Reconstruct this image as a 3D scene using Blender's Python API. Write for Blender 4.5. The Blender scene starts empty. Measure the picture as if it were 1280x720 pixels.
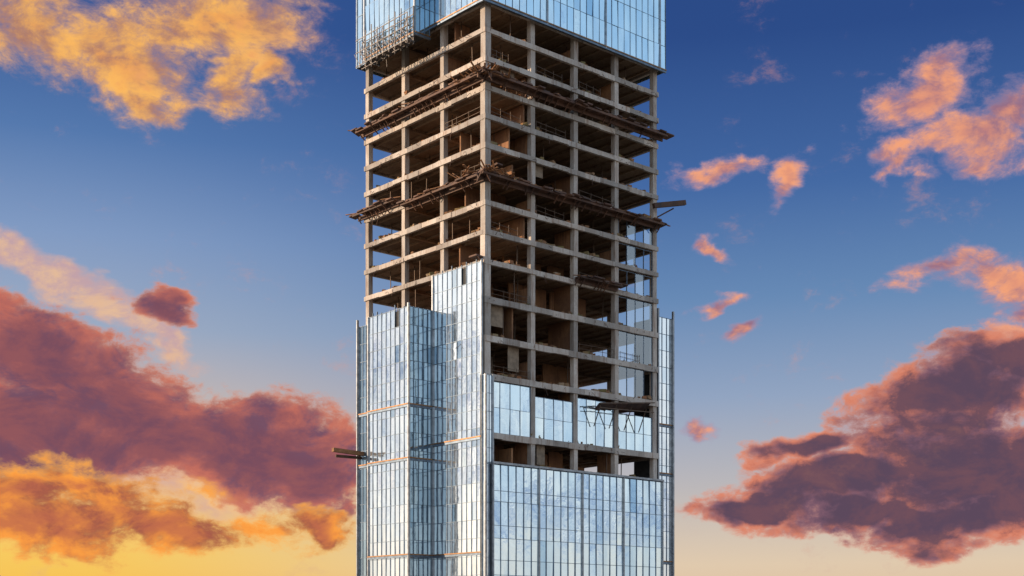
import bpy, math, random
from mathutils import Vector
random.seed(7)
R=random.uniform
scene=bpy.context.scene
scene.view_settings.view_transform='Standard'
scene.view_settings.look='None'
scene.view_settings.exposure=0

# ------------------------------------------------------------ helpers
def lin(c):
    o=[]
    for v in c:
        v/=255.0
        o.append(v/12.92 if v<=0.04045 else ((v+0.055)/1.055)**2.4)
    return (o[0],o[1],o[2],1.0)

class Acc:
    def __init__(s): s.v=[]; s.f=[]
    def hexa(s,p):
        b=len(s.v); s.v+=p
        for q in ((0,3,2,1),(4,5,6,7),(0,1,5,4),(1,2,6,5),(2,3,7,6),(3,0,4,7)):
            s.f.append(tuple(b+i for i in q))
    def box(s,x0,x1,y0,y1,z0,z1):
        s.hexa([(x0,y0,z0),(x1,y0,z0),(x1,y1,z0),(x0,y1,z0),(x0,y0,z1),(x1,y0,z1),(x1,y1,z1),(x0,y1,z1)])
    def bar(s,p,q,w,h=None):
        h=h or w
        p=Vector(p); q=Vector(q); d=(q-p).normalized()
        up=Vector((0,0,1)) if abs(d.z)<0.95 else Vector((1,0,0))
        a=d.cross(up).normalized()*w/2; c=a.cross(d).normalized()*h/2
        s.hexa([tuple(p-a-c),tuple(p+a-c),tuple(p+a+c),tuple(p-a+c),tuple(q-a-c),tuple(q+a-c),tuple(q+a+c),tuple(q-a+c)])
    def chunk(s,c,sx,sy,sz):
        a=R(0,3.14); ca,sa=math.cos(a),math.sin(a); p=[]
        for zz in (-1,1):
            for xx,yy in ((-1,-1),(1,-1),(1,1),(-1,1)):
                x=xx*sx*R(.5,1); y=yy*sy*R(.5,1); z=zz*sz*R(.5,1)
                p.append((c[0]+x*ca-y*sa,c[1]+x*sa+y*ca,c[2]+z))
        s.hexa(p)
    def prism(s,o,t,n,a,b,c,d,e,f):
        P=lambda u,w,z:(o[0]+t[0]*u+n[0]*w,o[1]+t[1]*u+n[1]*w,z)
        s.hexa([P(a,c,e),P(b,c,e),P(b,d,e),P(a,d,e),P(a,c,f),P(b,c,f),P(b,d,f),P(a,d,f)])
    def make(s,name,mat,parent):
        m=bpy.data.meshes.new(name); m.from_pydata(s.v,[],s.f); m.update()
        import bmesh
        bm=bmesh.new(); bm.from_mesh(m); bmesh.ops.recalc_face_normals(bm,faces=bm.faces); bm.to_mesh(m); bm.free()
        m.materials.append(mat)
        o=bpy.data.objects.new(name,m); scene.collection.objects.link(o)
        if parent: o.parent=parent
        return o

class NT:
    def __init__(s,tree): s.t=tree; s.n=tree.nodes; s.l=tree.links
    def node(s,ty,**k):
        n=s.n.new(ty)
        for a,b in k.items(): setattr(n,a,b)
        return n
    def put(s,sock,v):
        if isinstance(v,bpy.types.NodeSocket): s.l.new(v,sock)
        else: sock.default_value=v
    def m(s,op,a,b=0.0,c=0.0,clamp=False):
        n=s.node('ShaderNodeMath',operation=op,use_clamp=clamp)
        s.put(n.inputs[0],a); s.put(n.inputs[1],b)
        if op in('MULTIPLY_ADD','SMOOTH_MAX'): s.put(n.inputs[2],c)
        return n.outputs[0]
    def mix(s,f,a,b,bt='MIX'):
        n=s.node('ShaderNodeMixRGB',blend_type=bt)
        s.put(n.inputs[0],f); s.put(n.inputs[1],a); s.put(n.inputs[2],b)
        return n.outputs[0]
    def vm(s,op,a,b=(0,0,0),out=0):
        n=s.node('ShaderNodeVectorMath',operation=op)
        s.put(n.inputs[0],a)
        if op=='SCALE': s.put(n.inputs['Scale'],b)
        else: s.put(n.inputs[1],b)
        return n.outputs[out]
    def dot(s,a,b):
        n=s.node('ShaderNodeVectorMath',operation='DOT_PRODUCT')
        s.put(n.inputs[0],a); s.put(n.inputs[1],b)
        return n.outputs['Value']
    def noise(s,vec,scale,detail=6,rough=.55,dist=0.0,color=False):
        n=s.node('ShaderNodeTexNoise'); 
        if vec is not None: s.l.new(vec,n.inputs['Vector'])
        n.inputs['Scale'].default_value=scale; n.inputs['Detail'].default_value=detail
        n.inputs['Roughness'].default_value=rough; n.inputs['Distortion'].default_value=dist
        return n.outputs['Color' if color else 'Fac']
    def ss(s,v,lo,hi,a=0.0,b=1.0):
        n=s.node('ShaderNodeMapRange',interpolation_type='SMOOTHSTEP')
        s.put(n.inputs[0],v); s.put(n.inputs[1],lo); s.put(n.inputs[2],hi); s.put(n.inputs[3],a); s.put(n.inputs[4],b)
        return n.outputs[0]
    def ramp(s,f,stops):
        n=s.node('ShaderNodeValToRGB'); e=n.color_ramp.elements
        while len(e)<len(stops): e.new(.5)
        for i,(p,c) in enumerate(stops): e[i].position=p; e[i].color=c
        s.put(n.inputs[0],f); return n.outputs[0]

# ------------------------------------------------------------ camera frame
FWD=Vector((.6587,.7524,0)); RGT=Vector((.7524,-.6587,0))
F=1695.0; HZ=790.0; CAMZ=1.7
cam_d=bpy.data.cameras.new("camera"); cam=bpy.data.objects.new("camera",cam_d); scene.collection.objects.link(cam)
cam.location=Vector((0,0,CAMZ))-FWD*141+RGT*2.75
cam.rotation_euler=(math.radians(90),0,-math.atan2(FWD.x,FWD.y))
cam_d.sensor_width=36; cam_d.lens=36*F/1280; cam_d.shift_y=(HZ-360)/1280
cam_d.clip_end=20000
scene.camera=cam

# ------------------------------------------------------------ sun + sky
SUN_AZ=math.radians(-97); SUN_EL=math.radians(14)
sd=(FWD*math.cos(SUN_AZ)+RGT*math.sin(SUN_AZ))*math.cos(SUN_EL)+Vector((0,0,math.sin(SUN_EL)))
ld=bpy.data.lights.new("sun",'SUN'); ld.energy=4.8; ld.angle=math.radians(.5); ld.color=(1,.74,.50)
lo=bpy.data.objects.new("sun",ld); scene.collection.objects.link(lo)
lo.rotation_euler=(-sd).to_track_quat('-Z','Y').to_euler(); lo.location=(-60,60,120)

w=bpy.data.worlds.new("World"); scene.world=w; w.use_nodes=True
try:
    w.cycles.sampling_method='MANUAL'; w.cycles.sample_map_resolution=512
except Exception: pass
N=NT(w.node_tree); N.n.clear()
D=N.node('ShaderNodeTexCoord').outputs['Generated']
sep=N.node('ShaderNodeSeparateXYZ'); N.l.new(D,sep.inputs[0]); DZ=sep.outputs[2]
az=N.m('ARCTAN2',N.dot(D,tuple(RGT)),N.dot(D,tuple(FWD)))
el=N.m('ARCSINE',DZ)
U=16.95
P0=N.node('ShaderNodeCombineXYZ'); N.l.new(N.m('MULTIPLY',az,U),P0.inputs[0]); N.l.new(N.m('MULTIPLY',el,U),P0.inputs[1])
P0=P0.outputs[0]
def px(x,y):
    a=math.atan((x-640)/F); e=math.atan((HZ-y)/math.hypot(F,x-640)); return a*U,e*U
def E(y,x=640): return math.atan((HZ-y)/math.hypot(F,x-640))
nish=N.node('ShaderNodeTexSky',sky_type='NISHITA'); nish.sun_disc=False
nish.sun_elevation=SUN_EL; nish.sun_rotation=math.atan2(sd.x,sd.y); nish.dust_density=1.5
nishc=N.vm('SCALE',nish.outputs[0],0.10)
eln=N.m('DIVIDE',el,1.4,clamp=True)
def st(y,c): return (E(y,0)/1.4,lin(c))
left=N.ramp(eln,[(0,lin((255,190,66))),st(690,(255,206,90)),st(600,(250,204,130)),st(500,(208,188,176)),st(400,(160,174,198)),st(280,(130,156,198)),st(150,(82,120,176)),st(0,(46,84,150)),(.6,lin((30,60,120)))])
right=N.ramp(eln,[(0,lin((230,195,155))),st(700,(230,206,178)),st(600,(192,186,188)),st(480,(148,166,196)),st(350,(102,138,184)),st(200,(62,102,164)),st(0,(34,70,136)),(.6,lin((25,50,110)))])
surr=N.ramp(eln,[(0,lin((245,232,220))),(.1,lin((250,250,250))),(.2,lin((222,237,250))),(.33,lin((184,218,246))),(.55,lin((118,166,220))),(1,lin((60,100,165)))])  # off-frame sky, brightened to lift the shaded face and the glass
base=N.mix(N.ss(az,-.34,.12),left,right)
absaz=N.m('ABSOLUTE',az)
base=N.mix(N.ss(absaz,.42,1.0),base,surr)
sg=N.m('MAXIMUM',N.dot(D,tuple(sd)),0.0)
glow=N.m('ADD',N.m('MULTIPLY',N.m('POWER',sg,14.0),.5),N.m('MULTIPLY',N.m('POWER',sg,70.0),2.4))
base=N.mix(1.0,base,N.mix(1.0,(1,.66,.36,1),glow,'MULTIPLY'),'ADD')
base=N.mix(.10,base,nishc)

st3=N.vm('MULTIPLY',D,(1,1,1.7))
warpc=N.vm('SUBTRACT',N.noise(st3,9,4,.6,color=True),(.5,.5,.5))
P=N.vm('ADD',P0,N.vm('MULTIPLY',warpc,(2.2,1.4,0)))
n1=N.noise(st3,17,8,.64,.35)
off=Vector(sd-FWD*.2)*.014+Vector((0,0,-.012))
n2=N.noise(N.vm('ADD',st3,tuple(off)),17,5,.6,.35)
n3=N.noise(st3,52,5,.7,.3)
def blobs(lst):
    cur=None
    for (x,y,rx,ry,rot) in lst:
        cx,cy=px(x,y)
        mp=N.node('ShaderNodeMapping',vector_type='TEXTURE')
        N.l.new(P,mp.inputs[0])
        mp.inputs['Location'].default_value=(cx,cy,0); mp.inputs['Rotation'].default_value=(0,0,math.radians(rot))
        mp.inputs['Scale'].default_value=(rx/100*1.35,ry/100*1.35,1)
        g=N.node('ShaderNodeTexGradient',gradient_type='SPHERICAL'); N.l.new(mp.outputs[0],g.inputs[0])
        cur=g.outputs['Fac'] if cur is None else N.m('SMOOTH_MAX',cur,g.outputs['Fac'],.12)
    return cur
n3c=N.m('SUBTRACT',n3,.5)
nn=N.m('ADD',N.m('SUBTRACT',n1,.5),N.m('MULTIPLY',n3c,.62))
shade=N.m('ADD',N.m('SUBTRACT',n1,n2),N.m('MULTIPLY',n3c,.22))
def layer(base,bl,k,lo,hi,cthin,clit,cshd,core=None,opac=1.0,cmax=.93,sw=.13,cd=.42):
    den=N.m('ADD',bl,N.m('MULTIPLY',nn,k))
    cut=N.ss(bl,0.02,.2)
    a=N.m('MULTIPLY',N.m('MULTIPLY',N.ss(den,lo,hi),cut),opac)
    s=N.ss(shade,-sw,sw)
    c=N.mix(s,cshd,clit)
    th=N.ss(den,lo,hi+.12)
    c=N.mix(th,cthin,c)
    if core is not None:
        c=N.mix(N.ss(den,hi+.02,hi+cd,0,cmax),c,core)
    return N.mix(a,base,c)
L=lin
hz=blobs([(70,345,110,24,-28),(170,410,120,18,-18),(20,320,50,22,0),(60,590,260,70,0),(240,590,150,60,0)])
base=layer(base,hz,.9,.2,.75,L((226,172,150)),L((250,196,136)),L((205,160,160)),opac=.75)
A=blobs([(40,22,116,62,0),(150,66,118,70,-8),(250,22,126,54,6),(300,102,46,42,50),(345,80,24,24,0),(170,112,64,34,-20)])
base=layer(base,A,1.6,.10,.74,L((184,148,144)),L((255,188,96)),L((170,120,106)),core=L((244,162,82)),opac=.97,cmax=.6,sw=.16)
B=blobs([(1140,118,76,34,18),(1215,180,82,36,-14),(1262,140,50,30,0),(1130,200,26,30,60),(886,216,54,20,8),(990,222,32,32,20),(916,316,38,12,-18),(905,380,52,11,6),(945,421,30,17,15),(885,516,32,12,0),(1235,345,120,42,-4),(1150,335,66,26,20),(1270,385,50,26,0),(1262,425,60,20,0)])
base=layer(base,B,1.4,.14,.72,L((158,144,176)),L((244,164,122)),L((148,110,134)),core=L((206,134,122)),cmax=.6,sw=.15)
C=blobs([(1180,510,150,60,14),(1060,600,190,42,4),(1230,600,170,72,0),(1000,552,80,24,8),(1250,465,90,40,0),(1120,645,190,30,0),(930,622,90,22,2),(1250,650,150,36,0)])
base=layer(base,C,.95,.15,.40,L((222,160,140)),L((216,128,102)),L((128,92,108)),core=L((86,70,90)),cd=.28,cmax=.88)
Dk=blobs([(40,455,150,62,-8),(170,520,200,70,-10),(330,560,150,62,-8),(182,384,46,20,-12),(60,545,190,60,0),(400,600,70,50,0)])
base=layer(base,Dk,1.0,.15,.42,L((222,150,120)),L((198,112,96)),L((118,82,102)),core=L((120,76,92)),cd=.40,cmax=.74)
Ek=blobs([(210,650,160,36,-6),(40,655,160,44,0),(60,610,170,36,0),(410,650,70,20,0)])
base=layer(base,Ek,1.4,.14,.60,L((255,190,96)),L((252,158,68)),L((164,92,74)),core=L((186,102,78)),cmax=.75)
gen=N.noise(st3,3.2,6,.6,.4)
ga=N.m('MULTIPLY',N.ss(gen,.48,.62),N.m('MULTIPLY',N.ss(absaz,.55,.9),N.ss(DZ,.02,.10)))
base=N.mix(N.m('MULTIPLY',ga,.9),base,N.mix(N.ss(shade,-.1,.1),L((130,152,190)),L((255,252,248))))
base=N.mix(N.ss(DZ,-.03,0.0),L((110,98,88)),base)
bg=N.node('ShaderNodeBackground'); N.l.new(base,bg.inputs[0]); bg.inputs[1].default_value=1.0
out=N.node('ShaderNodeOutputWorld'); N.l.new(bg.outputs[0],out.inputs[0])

# ------------------------------------------------------------ materials
def mat(name):
    m=bpy.data.materials.new(name); m.use_nodes=True
    T=NT(m.node_tree); b=m.node_tree.nodes['Principled BSDF']
    return m,T,b
def rnd(T): return T.node('ShaderNodeNewGeometry').outputs['Random Per Island']
def concrete(name,c1,c2,c3,rough=.9,bump=.3,st_=.6):
    m,T,b=mat(name)
    co=T.node('ShaderNodeTexCoord').outputs['Object']
    a=T.noise(co,.45,5,.65)
    stv=T.vm('MULTIPLY',co,(2.6,2.6,.25)); s=T.noise(stv,1.2,4,.65)
    f=T.noise(co,9,4,.7)
    c=T.mix(T.ss(a,.35,.65),c1,c2)
    c=T.mix(T.m('MULTIPLY',T.ss(s,.5,.68),st_),c,c3)
    c=T.mix(T.m('MULTIPLY',T.ss(f,.38,.7),.28),c,c3)
    r=rnd(T); c=T.mix(1.0,c,T.ramp(r,[(0,(.60,.60,.60,1)),(1,(1.15,1.13,1.1,1))]),'MULTIPLY')
    T.l.new(c,b.inputs['Base Color']); b.inputs['Roughness'].default_value=rough
    bp=T.node('ShaderNodeBump'); bp.inputs['Strength'].default_value=bump; bp.inputs['Distance'].default_value=.05
    T.l.new(f,bp.inputs['Height']); T.l.new(bp.outputs[0],b.inputs['Normal'])
    return m
M_con=concrete("weathered_concrete",(.60,.555,.51,1),(.48,.42,.37,1),(.24,.13,.075,1),.75)
M_slab=concrete("slab_concrete",(.36,.26,.18,1),(.26,.17,.11,1),(.15,.08,.05,1))
M_brown=concrete("warmlit_brown_blockwork",(.42,.22,.11,1),(.28,.14,.08,1),(.13,.065,.04,1))  # brown block pushed towards orange; warm interior light is in the colour
M_rust=concrete("rusty_steel",(.17,.08,.045,1),(.10,.05,.035,1),(.04,.03,.03,1),.7)
def rubble():
    m,T,b=mat("rubble_mix")
    c=T.ramp(rnd(T),[(0,(.14,.07,.04,1)),(.3,(.26,.14,.07,1)),(.5,(.17,.14,.05,1)),(.7,(.32,.22,.13,1)),(1,(.30,.12,.05,1))])
    T.l.new(c,b.inputs['Base Color']); b.inputs['Roughness'].default_value=.95; return m
M_rub=rubble()
def glassm(name,c1,c2,c3,met=.88,bump=.02,bg_=.4):
    m,T,b=mat(name)
    r=rnd(T)
    c=T.ramp(r,[(0,c3),(.07,c1),(.3,c2),(.55,c1),(.8,c2),(1,c1)])
    co=T.node('ShaderNodeTexCoord').outputs['Object']
    big=T.noise(T.vm('MULTIPLY',co,(1,1,.30)),.4,4,.6)
    c=T.mix(T.ss(big,.42,.68,0,bg_),c,c3)
    T.l.new(c,b.inputs['Base Color']); b.inputs['Metallic'].default_value=met
    T.l.new(T.ss(T.noise(co,1.5,3),.3,.7,.02,.10),b.inputs['Roughness'])
    bp=T.node('ShaderNodeBump'); bp.inputs['Strength'].default_value=bump*6; bp.inputs['Distance'].default_value=.08
    T.l.new(T.noise(co,.9,3,.5),bp.inputs['Height']); T.l.new(bp.outputs[0],b.inputs['Normal'])
    return m
M_gl=glassm("curtain_glass",(.92,.97,1,1),(.76,.87,.96,1),(.40,.54,.66,1))
M_gl2=glassm("blue_glass",(.80,.94,1,1),(.60,.80,.96,1),(.32,.54,.76,1))
M_gl3=glassm("shade_toned_glass",(.42,.56,.66,1),(.28,.40,.50,1),(.12,.19,.26,1))  # curtain glass darkened: shade of the return faces put into the colour
def simple(name,c,rough,met):
    m,T,b=mat(name)
    co=T.node('ShaderNodeTexCoord').outputs['Object']
    T.l.new(T.mix(T.ss(T.noise(co,2,4,.6),.3,.7),c,tuple(v*.6 for v in c[:3])+(1,)),b.inputs['Base Color'])
    b.inputs['Roughness'].default_value=rough; b.inputs['Metallic'].default_value=met; return m
M_mul=simple("mullion_metal",(.17,.23,.31,1),.4,.6)
M_band=simple("aluminium_trim",(.32,.35,.39,1),.35,.7)
M_brz_glint=simple("bronze_sunglint_spandrel",(.34,.18,.08,1),.4,.6)  # orange tone paints the sun's glints onto the bronze bands
M_dark=simple("dark_backing",(.05,.055,.06,1),.8,0)
M_gal=simple("scaffold_steel",(.20,.18,.17,1),.5,.5)
M_rail=simple("site_railing",(.14,.09,.06,1),.6,.3)
M_tarp=simple("tarpaulin",(.33,.25,.18,1),.9,0)
M_wood=simple("timber_planks",(.34,.16,.07,1),.8,0)

# ------------------------------------------------------------ tower
tower=bpy.data.objects.new("unfinished_skyscraper",None); scene.collection.objects.link(tower)
W=25.7; H=21.1
def cz(y): return CAMZ+(HZ-y)/12.02
LV=[cz(y) for y in (580,541,468,420,372,325,288,252,216,180,144,108,72,36,0)]
TOP=96.0
con=Acc(); slab=Acc(); brown=Acc(); rub=Acc(); rust=Acc(); rail=Acc(); srail=Acc(); tarp=Acc(); wood=Acc()
xs=[.1+(W-.2)*i/4 for i in range(5)]; ys=[.1+(H-.2)*j/3 for j in range(4)]
zs=[0]+LV+[TOP-2]
for i,x in enumerate(xs):
    for j,y in enumerate(ys):
        edge=i in(0,4) or j in(0,3)
        for a,b in zip(zs[:-1],zs[1:]):
            h=.30 if edge else .27
            if i==0 and j==0: h=.38
            k=R(-.02,.02)
            con.box(x-h+k,x+h+k,y-h-k,y+h-k,a+.0,b-.22)
for a,b in zip(zs[:-1],zs[1:]):
    brown.box(11.2,16.6,10.4,13.2,a,b-.26)
for k,z in enumerate(LV):
    t=.22
    slab.box(-.12,W+.12,-.12,H+.12,z-t,z)
    d=.46 if k>4 else .56
    o=.34
    def seg(acc,ax,a,b,c0,c1,z0,z1,n):
        for q in range(n):
            p=a+(b-a)*q/n; r=a+(b-a)*(q+1)/n; e=R(-.03,.03)
            if ax=='x': acc.box(p,r,c0+e,c1,z0+R(-.05,.05),z1+R(-.02,.03))
            else: acc.box(c0+e,c1,p,r,z0+R(-.05,.05),z1+R(-.02,.03))
    seg(con,'x',-o,W+o,-o,.0,z-d,z+.06,11)
    seg(con,'x',-o,W+o,H,H+o,z-d,z+.06,4)
    seg(con,'y',.003,H-.003,-o,.0,z-d,z+.055,8)
    seg(con,'y',.003,H-.003,W,W+o,z-d,z+.055,3)
    for i in range(13):
        x=.9+i*2.0
        slab.box(x,x+.18,.02,H-.02,z-t-.22,z-t-.003)
    for y in ys[1:3]:
        slab.box(.02,W-.02,y-.18,y+.18,z-t-.34,z-t-.006)
    zt=LV[k+1] if k+1<len(LV) else TOP-26
    hh=zt-z-.3
    if k+1>=len(LV): hh=4
    for i in range(4):
        x0,x1=xs[i]+.4,xs[i+1]-.4
        if (i<3 and random.random()<.45):
            dep=R(3.8,6.3)
            if random.random()<.55: brown.box(x0,x1,dep,dep+.2,z,z+hh)
            else:
                m_=R(x0+1.2,x1-1.5); brown.box(x0,m_,dep,dep+.2,z,z+hh); brown.box(m_+1.1,x1,dep,dep+.2,z,z+hh*R(.5,1))
        if random.random()<.35 and i>0:
            brown.box(xs[i]-.1,xs[i]+.1,.5,R(2,4.5),z,z+hh*random.choice((1,1,.6)))
        if random.random()<.10:
            a=R(x0,x1-2.2); tarp.box(a,a+R(.8,2.2),.35,.40,z+hh*R(.2,.6),z+hh)
    for j in range(3):
        y0,y1=ys[j]+.4,ys[j+1]-.4
        if j<2 and random.random()<.55:
            dep=R(3.5,6); brown.box(dep,dep+.2,y0,y1,z,z+hh*random.choice((1,1,.7)))
        elif j==2 and random.random()<.1:
            brown.box(5,5.2,y0,y0+2.5,z,z+hh)
        if random.random()<.35 and j>0: brown.box(.5,R(2.5,4.5),ys[j]-.1,ys[j]+.1,z,z+hh)
    for face,Ln in (('x',W),('y',H)):
        s=.4
        while s<Ln-.4:
            s+=R(.05,.24)
            dens=.5+.5*math.sin(s*.9+k*2.1+(0 if face=='x' else 1.3))
            if random.random()<.35+.5*dens:
                big=R(.09,.24)*(1+dens*.5)
                dd=R(.08,1.2); hgt=R(0,.3)*dens
                c=(s,dd,z+big*.4+hgt) if face=='x' else (dd,s,z+big*.4+hgt)
                rub.chunk(c,big*1.6,big,big*.7)
        for q in range(2):
            s=R(1,Ln-2); dd=R(1.6,3.5); l=R(.5,2.0); hgt=R(.3,.9)
            if face=='x': rub.box(s,s+l,dd,dd+.8,z+.01,z+hgt)
            else: rub.box(dd,dd+.8,s,s+l,z+.01,z+hgt)
        nb=4 if face=='x' else 3
        for i in range(nb):
            if random.random()<(.3 if face=='x' else .12):
                a=Ln/nb*i+.5; b=Ln/nb*(i+1)-.5; dz=R(-.35,.15)
                if random.random()<.4: b=a+(b-a)*R(.4,.8)
                for hz_ in (.5,1.0):
                    p=(a,-.2,z+hz_); q=(b,-.2,z+hz_+dz)
                    if face=='y': p=(-.2,a,p[2]); q=(-.2,b,q[2])
                    srail.bar(p,q,.04)
                for g in range(4):
                    s=a+(b-a)*g/3
                    p=(s,-.2,z) if face=='x' else (-.2,s,z)
                    srail.bar(p,(p[0],p[1],z+1.1),.04)
        for q in range(3):
            s=R(.6,Ln-.6); dd=R(.3,2.5)
            p=(s,dd,z) if face=='x' else (dd,s,z)
            srail.bar(p,(p[0]+R(-.1,.1),p[1],z+hh),.08)
        for q in range(9):
            s=R(.2,Ln); L_=R(.3,1.1)
            p=(s,-.38,z-R(0,.4)) if face=='x' else (-.38,s,z-R(0,.4))
            q2=(p[0]+R(-.25,.25)-(0 if face=='x' else R(0,.5)),p[1]-(R(0,.5) if face=='x' else 0),p[2]-L_*R(-.6,1))
            rust.bar(p,q2,.035)

def ledge(z,u0,u1,v0,v1,rag):
    for face,a,b in (('x',u0,u1),('y',v0,v1)):
        s=a
        def Pt(u,n,zv): return (u,-n,zv) if face=='x' else (-n,u,zv)
        while s<b:
            wd=R(.5,1.3); o=R(1.15,1.7)+rag*R(-.3,.5); tl=R(-.02,.2); zz=z+R(-.08,.08)
            if random.random()<.97:
                rust.hexa([Pt(s,.35,zz-.1),Pt(s+wd,.35,zz-.1),Pt(s+wd+R(-.2,.2),o,zz+tl),Pt(s+R(-.1,.1),o+R(-.2,.2),zz+tl),
                      Pt(s,.35,zz+.09),Pt(s+wd,.35,zz+.09),Pt(s+wd,o,zz+tl+.16),Pt(s,o,zz+tl+.16)])
            if random.random()<.5:
                rust.bar(Pt(s,.40,z-.85),Pt(s+R(-.1,.1),o-.2,z),.1)
            if random.random()<.25:
                wood.bar(Pt(s+R(-1,1),R(.6,1.2),zz+.18),Pt(s+R(1,2.6),R(.7,1.7),zz+R(.15,.5)),.22,.06)
            s+=wd*R(.85,1.02)
        if b-a>3:
            rust.bar(Pt(a,.5,z-.25),Pt(b,.5,z-.25),.18,.5)
            rust.bar(Pt(a,1.35,z-.05),Pt(b,1.35,z-.05),.12,.22)
ledge(cz(97),-1.5,W+.8,-1.5,H+.6,.3)
ledge(cz(222),-1.5,W+.2,-1.3,13,.5)
ledge(cz(222)+.9,0,0.4,14.2,H+1.2,.4)
ledge(cz(322),12.5,19,0,.3,.2)
for zc in (cz(100),cz(222)):
    for q in range(46):
        a=R(-1.6,3.0)
        if random.random()<.5: p=(a,-R(.4,1.6))
        else: p=(-R(.4,1.6),a)
        th=R(0,6.3); l=R(.5,1.6)
        wood.bar((p[0],p[1],zc+R(.1,.5)),(p[0]+l*math.cos(th),p[1]+l*math.sin(th),zc+R(.1,1.2)),R(.1,.28),.06)
rust.bar((W-1,-.8,cz(222)+2.0),(W+3.3,-1.8,cz(222)+3.0),.45,.55)
rust.bar((W+.3,.3,cz(222)+1.0),(W+2.2,-1.0,cz(222)+2.3),.14,.14)
wood.bar((-3.0,17.2,21.6),(-7.2,17.6,21.8),.5,.42)
rust.bar((-3.0,17.5,21.2),(-6.6,17.9,21.2),.2,.3)
for q in range(9):
    rust.bar((15.5+q*.9,-1.6+R(-.1,.1),27.0+q*.10),(16.6+q*.9,.6,26.4+q*.10),.7,.08)
for q in range(4): srail.bar((15.5+q*2.4,-1.5,27.1),(15.5+q*2.4,-.3,24.6),.08)
srail.bar((15.2,-1.6,27.0),(24,-1.6,28.0),.12); srail.bar((15.2,-1.6,26.5),(24,-1.5,26.9),.09)

con.make("concrete_frame",M_con,tower); slab.make("floor_slabs",M_slab,tower); brown.make("core_and_partitions",M_brown,tower)
rub.make("rubble",M_rub,tower); rust.make("catch_platforms",M_rust,tower); wood.make("timber_planks",M_wood,tower)
tarp.make("tarpaulins",M_tarp,tower); srail.make("guard_rails_and_props",M_rail,tower)

# --- curtain walls
glA=Acc(); glB=Acc(); glD=Acc(); mul=Acc(); band=Acc(); back=Acc(); brz_glint=Acc()
def curtain(g,o,t,n,Ln,z0,z1,pw,ph,tilt=.006,major=0,bands=(),ragtop=0,miss=0,mp=.07,mw=.024):
    nc=max(1,round(Ln/pw)); w_=Ln/nc; nr=max(1,round((z1-z0)/ph)); h_=(z1-z0)/nr
    for c in range(nc):
        for r in range(nr):
            if miss and random.random()<miss: continue
            if ragtop and r==nr-1 and random.random()<ragtop: continue
            u0,u1=c*w_+.015,(c+1)*w_-.015; e0,e1=z0+r*h_+.02,z0+(r+1)*h_-.02
            a=random.gauss(0,tilt)*w_/2; b=random.gauss(0,tilt*.6)*h_/2
            k=len(g.v)
            for (u,z,f) in ((u0,e0,-a-b),(u1,e0,a-b),(u1,e1,a+b),(u0,e1,-a+b)):
                g.v.append((o[0]+t[0]*u+n[0]*f,o[1]+t[1]*u+n[1]*f,z))
            g.f.append((k,k+1,k+2,k+3))
    for c in range(nc+1):
        mj=major and c%major==0
        hw=.09 if mj else mw
        (band if mj else mul).prism(o,t,n,c*w_-hw,c*w_+hw,-.08,mp+(.08 if mj else 0),z0-.05,z1+.05+(R(0,.5) if ragtop else 0))
    for r in range(nr+1):
        mul.prism(o,t,n,.0,Ln,-.06,mp-.03,z0+r*h_-mw,z0+r*h_+mw)
    for zb in bands:
        brz_glint.prism(o,t,n,-.06,Ln+.06,-.1,mp+.12,zb-.06,zb+.06)
        mul.prism(o,t,n,-.04,Ln+.04,-.1,mp+.06,zb-.30,zb-.063)
LT=(0,1); LN=(-1,0); RT=(1,0); RN=(0,-1)
bd=(cz(497),cz(566),10)
topA=cz(328)
v1=8.2; pA=-.6
curtain(glA,(pA,-.1),LT,LN,v1,0,topA,.82,1.95,bands=(cz(546),10.0),ragtop=.1,major=10,tilt=.011)
back.box(pA+.1,-.45,.0,v1-.2,0,topA-.1)
curtain(glA,(pA,-.75),RT,RN,.9,0,cz(470),.45,1.95,major=2)
curtain(glA,(pA,-.75),LT,LN,.62,0,cz(470),.62,1.95,major=1)
back.box(pA+.1,-.42,-.62,-.12,0,cz(470)-.1)
pB=-3.8; topB=cz(372)
curtain(glA,(pB,v1),LT,LN,7.4,0,topB,.82,1.95,bands=bd,ragtop=.08,major=9,tilt=.011)
curtain(glD,(pB,v1),RT,RN,-pB+pA,0,topB,.64,1.95,bands=bd,major=5,tilt=.012)
back.box(pB+.1,-.5,v1+.1,v1+7.2,0,topB-.15)
vC=v1+7.6
curtain(glD,(pB+.35,vC),LT,LN,2.1,0,topB-.6,.7,1.95,bands=(bd[0],bd[1]),major=3)
back.box(pB+.5,-.5,vC-.25,vC+2.0,0,topB-.8)
curtain(glA,(pB+.35,vC+2.1),RT,(0,1),3.2,0,topB-.6,.8,1.95)
for s in (vC-.12,vC+2.2): band.box(pB+.05,pB+.3,s-.08,s+.08,0,topB+.2)
z1=cz(580)-.1
curtain(glB,(.12,-1.0),RT,RN,W+.1,0,z1,1.08,3.9,major=6,mp=.08,tilt=.010)
for r in range(5):
    mul.prism((.12,-1.0),RT,RN,0,W+.1,-.05,.04,r*3.6+1.95,r*3.6+2.0)
band.prism((.12,-1.0),RT,RN,-.1,W+.2,-.5,.25,z1+.06,z1+.28)
back.box(.2,W+.1,-.88,-.5,0,z1-.1)
curtain(glB,(W+.25,-1.0),(0,1),(1,0),1.1,0,z1,1.0,3.9)
topD=38.6
curtain(glA,(W+.7,.2),RT,RN,2.4,0,topD,.8,1.95,bands=bd,major=3)
curtain(glA,(W+3.1,.2),(0,1),(1,0),4,0,topD,1,1.95)
back.box(W+.75,W+3.0,.3,4,0,topD-.1)
for u in (W+.6,W+3.2): band.box(u-.1,u+.1,-.15,.1,0,topD+.9)
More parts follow.
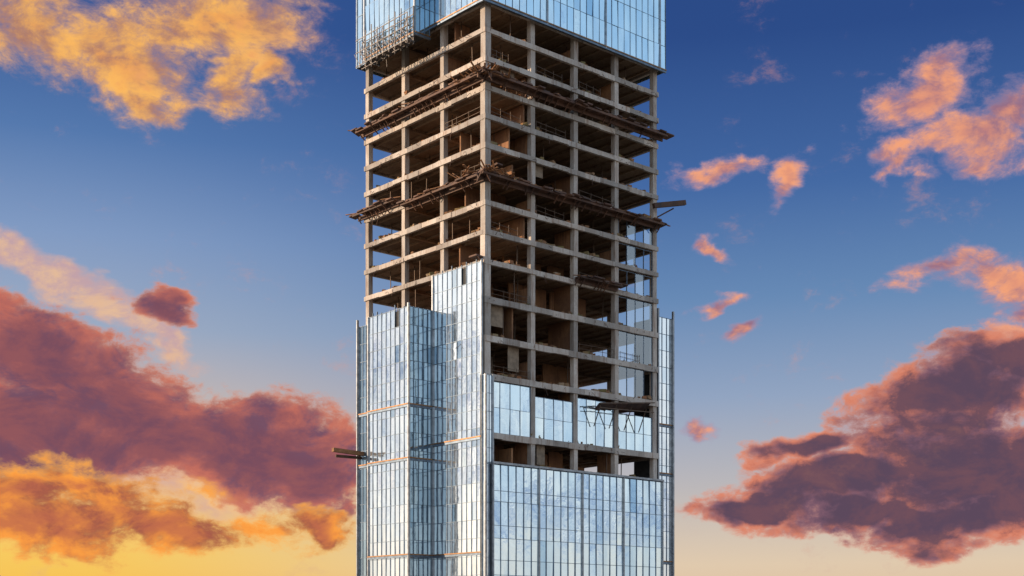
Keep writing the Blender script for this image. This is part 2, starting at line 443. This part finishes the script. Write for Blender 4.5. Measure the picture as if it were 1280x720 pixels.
for i in range(4):
    a,b=xs[i]+.36,xs[i+1]-.36
    if i==0: curtain(glB,(a,-.1),RT,RN,b-a,LV[1]+.1,LV[2]-.65,1.37,2.6,mp=.05,tilt=.012)
    else: curtain(glB,(a,.0),RT,RN,b-a,LV[1]+.1,LV[2]-.75-R(.2,1.4),1.37,2.4,mp=.05,tilt=.014)
    back.box(a+.05,b-.05,.25,.35,LV[1]+.15,LV[2]-2.4)
mg,T,b_=mat("clear_glazing"); tr=T.node('ShaderNodeBsdfTransparent'); tr.inputs[0].default_value=(.75,.85,.92,1)
gs=T.node('ShaderNodeBsdfGlossy'); gs.inputs['Roughness'].default_value=.05; gs.inputs[0].default_value=(.8,.9,1,1)
mx=T.node('ShaderNodeMixShader'); mx.inputs[0].default_value=.28; T.l.new(tr.outputs[0],mx.inputs[1]); T.l.new(gs.outputs[0],mx.inputs[2])
T.l.new(mx.outputs[0],[n for n in mg.node_tree.nodes if n.type=='OUTPUT_MATERIAL'][0].inputs[0])
glC=Acc()
for k in (2,3,4,5,6,7):
    z0_,z1_=LV[k]+.1,LV[k+1]-.6
    curtain(glC,(xs[3]+.4,-.05),RT,RN,xs[4]-xs[3]-.8,z0_,z1_,1.4,z1_-z0_,mp=.05,miss=.2 if k<5 else .6)
zb=66.9
curtain(glB,(-1.0,-.9),RT,RN,W+1.9,zb,TOP,1.0,2.9,tilt=.016,major=9,bands=(zb+.15,),mp=.05,mw=.018)
curtain(glB,(-1.0,-.9),LT,LN,v1+.9,zb,TOP,.9,2.9,tilt=.016,bands=(zb+.15,),mp=.05,major=11,mw=.018)
curtain(glB,(W+.9,-.9),(0,1),(1,0),H+1.8,zb,TOP,1.0,2.9)
curtain(glB,(-1.0,H+.9),RT,(0,1),W+1.9,zb,TOP,1.0,2.9)
curtain(glB,(-1.0,v1),LT,LN,13.6,zb,TOP,1,2.9)
pU=-3.0; zu=65.8; vE=9.3
curtain(glB,(pU,v1),LT,LN,vE,zu,TOP,.93,2.9,tilt=.016,bands=(zu+.15,),major=10,mw=.018,mp=.05)
curtain(glD,(pU,v1),RT,RN,2.0,zu,TOP,.66,2.9,tilt=.014,bands=(zu+.15,),mw=.02)
curtain(glB,(pU,v1+vE),RT,(0,1),2.0,zu,TOP,.66,2.9)
back.box(-.9,W+.8,-.8,-.6,zb+.2,TOP); back.box(-.9,-.8,-.55,H+.8,zb+.2,TOP)
back.box(pU+.1,-1.1,v1+.1,v1+vE-.1,zu+.3,TOP)
back.box(-.85,W+.75,-.55,H+.7,TOP,TOP+.4)
glA.make("curtain_glass",M_gl,tower); glB.make("blue_curtain_glass",M_gl2,tower); glD.make("shade_toned_curtain_glass",M_gl3,tower); glC.make("clear_glazing",mg,tower)
mul.make("mullions",M_mul,tower); band.make("metal_trim",M_band,tower); brz_glint.make("bronze_sunglint_spandrels",M_brz_glint,tower); back.make("wall_backing",M_dark,tower)
for d in (0,.8):
    x=pU-.2-d
    for z in (zu-.9,zu+.6,zu+2.0):
        rail.bar((x,v1,z),(x,v1+vE+.3,z),.07)
    y=v1
    while y<v1+vE:
        rail.bar((x,y,zu-1.2),(x,y,zu+2.4+R(-.7,.6)),.08)
        rail.bar((x,y,zu-.9),(x,y+1.1,zu+.6),.05)
        if random.random()<.6: rail.bar((x,y+1.1,zu+.6),(x,y,zu+2.0),.05)
        if d: rail.bar((x,y,zu+.6),(x+1.0,y,zu+.6),.06); rail.bar((x,y,zu-.9),(x+1.0,y,zu-.9),.06)
        y+=1.1
y=v1
while y<v1+vE-.3:
    if random.random()<.8: rail.box(pU-1.0,pU-.2,y,y+R(.5,.95),zu-.86,zu-.80)
    y+=1.0
for q in range(40):
    a=(pU-R(0,1.0),v1+R(0,vE),zu+R(-1,2)); rail.bar(a,(a[0]+R(-.5,.5),a[1]+R(-.9,.9),a[2]+R(-1.2,.7)),.05)
rail.make("scaffolding",M_gal,tower)

# ------------------------------------------------------------ ground
def sheet(name,x0,x1,y0,y1,z,m):
    me=bpy.data.meshes.new(name); me.from_pydata([(x0,y0,z),(x1,y0,z),(x1,y1,z),(x0,y1,z)],[],[(0,1,2,3)]); me.materials.append(m)
    o=bpy.data.objects.new(name,me); scene.collection.objects.link(o)
sheet("ground",-6000,6000,-6000,6000,-.12,simple("dry_ground",(.22,.19,.13,1),.95,0))
pv=Acc(); pv.box(-25,50,-25,45,-.3,-.004); pv.make("pavement",concrete("paving",(.34,.32,.29,1),(.28,.26,.23,1),(.18,.16,.14,1)),None)
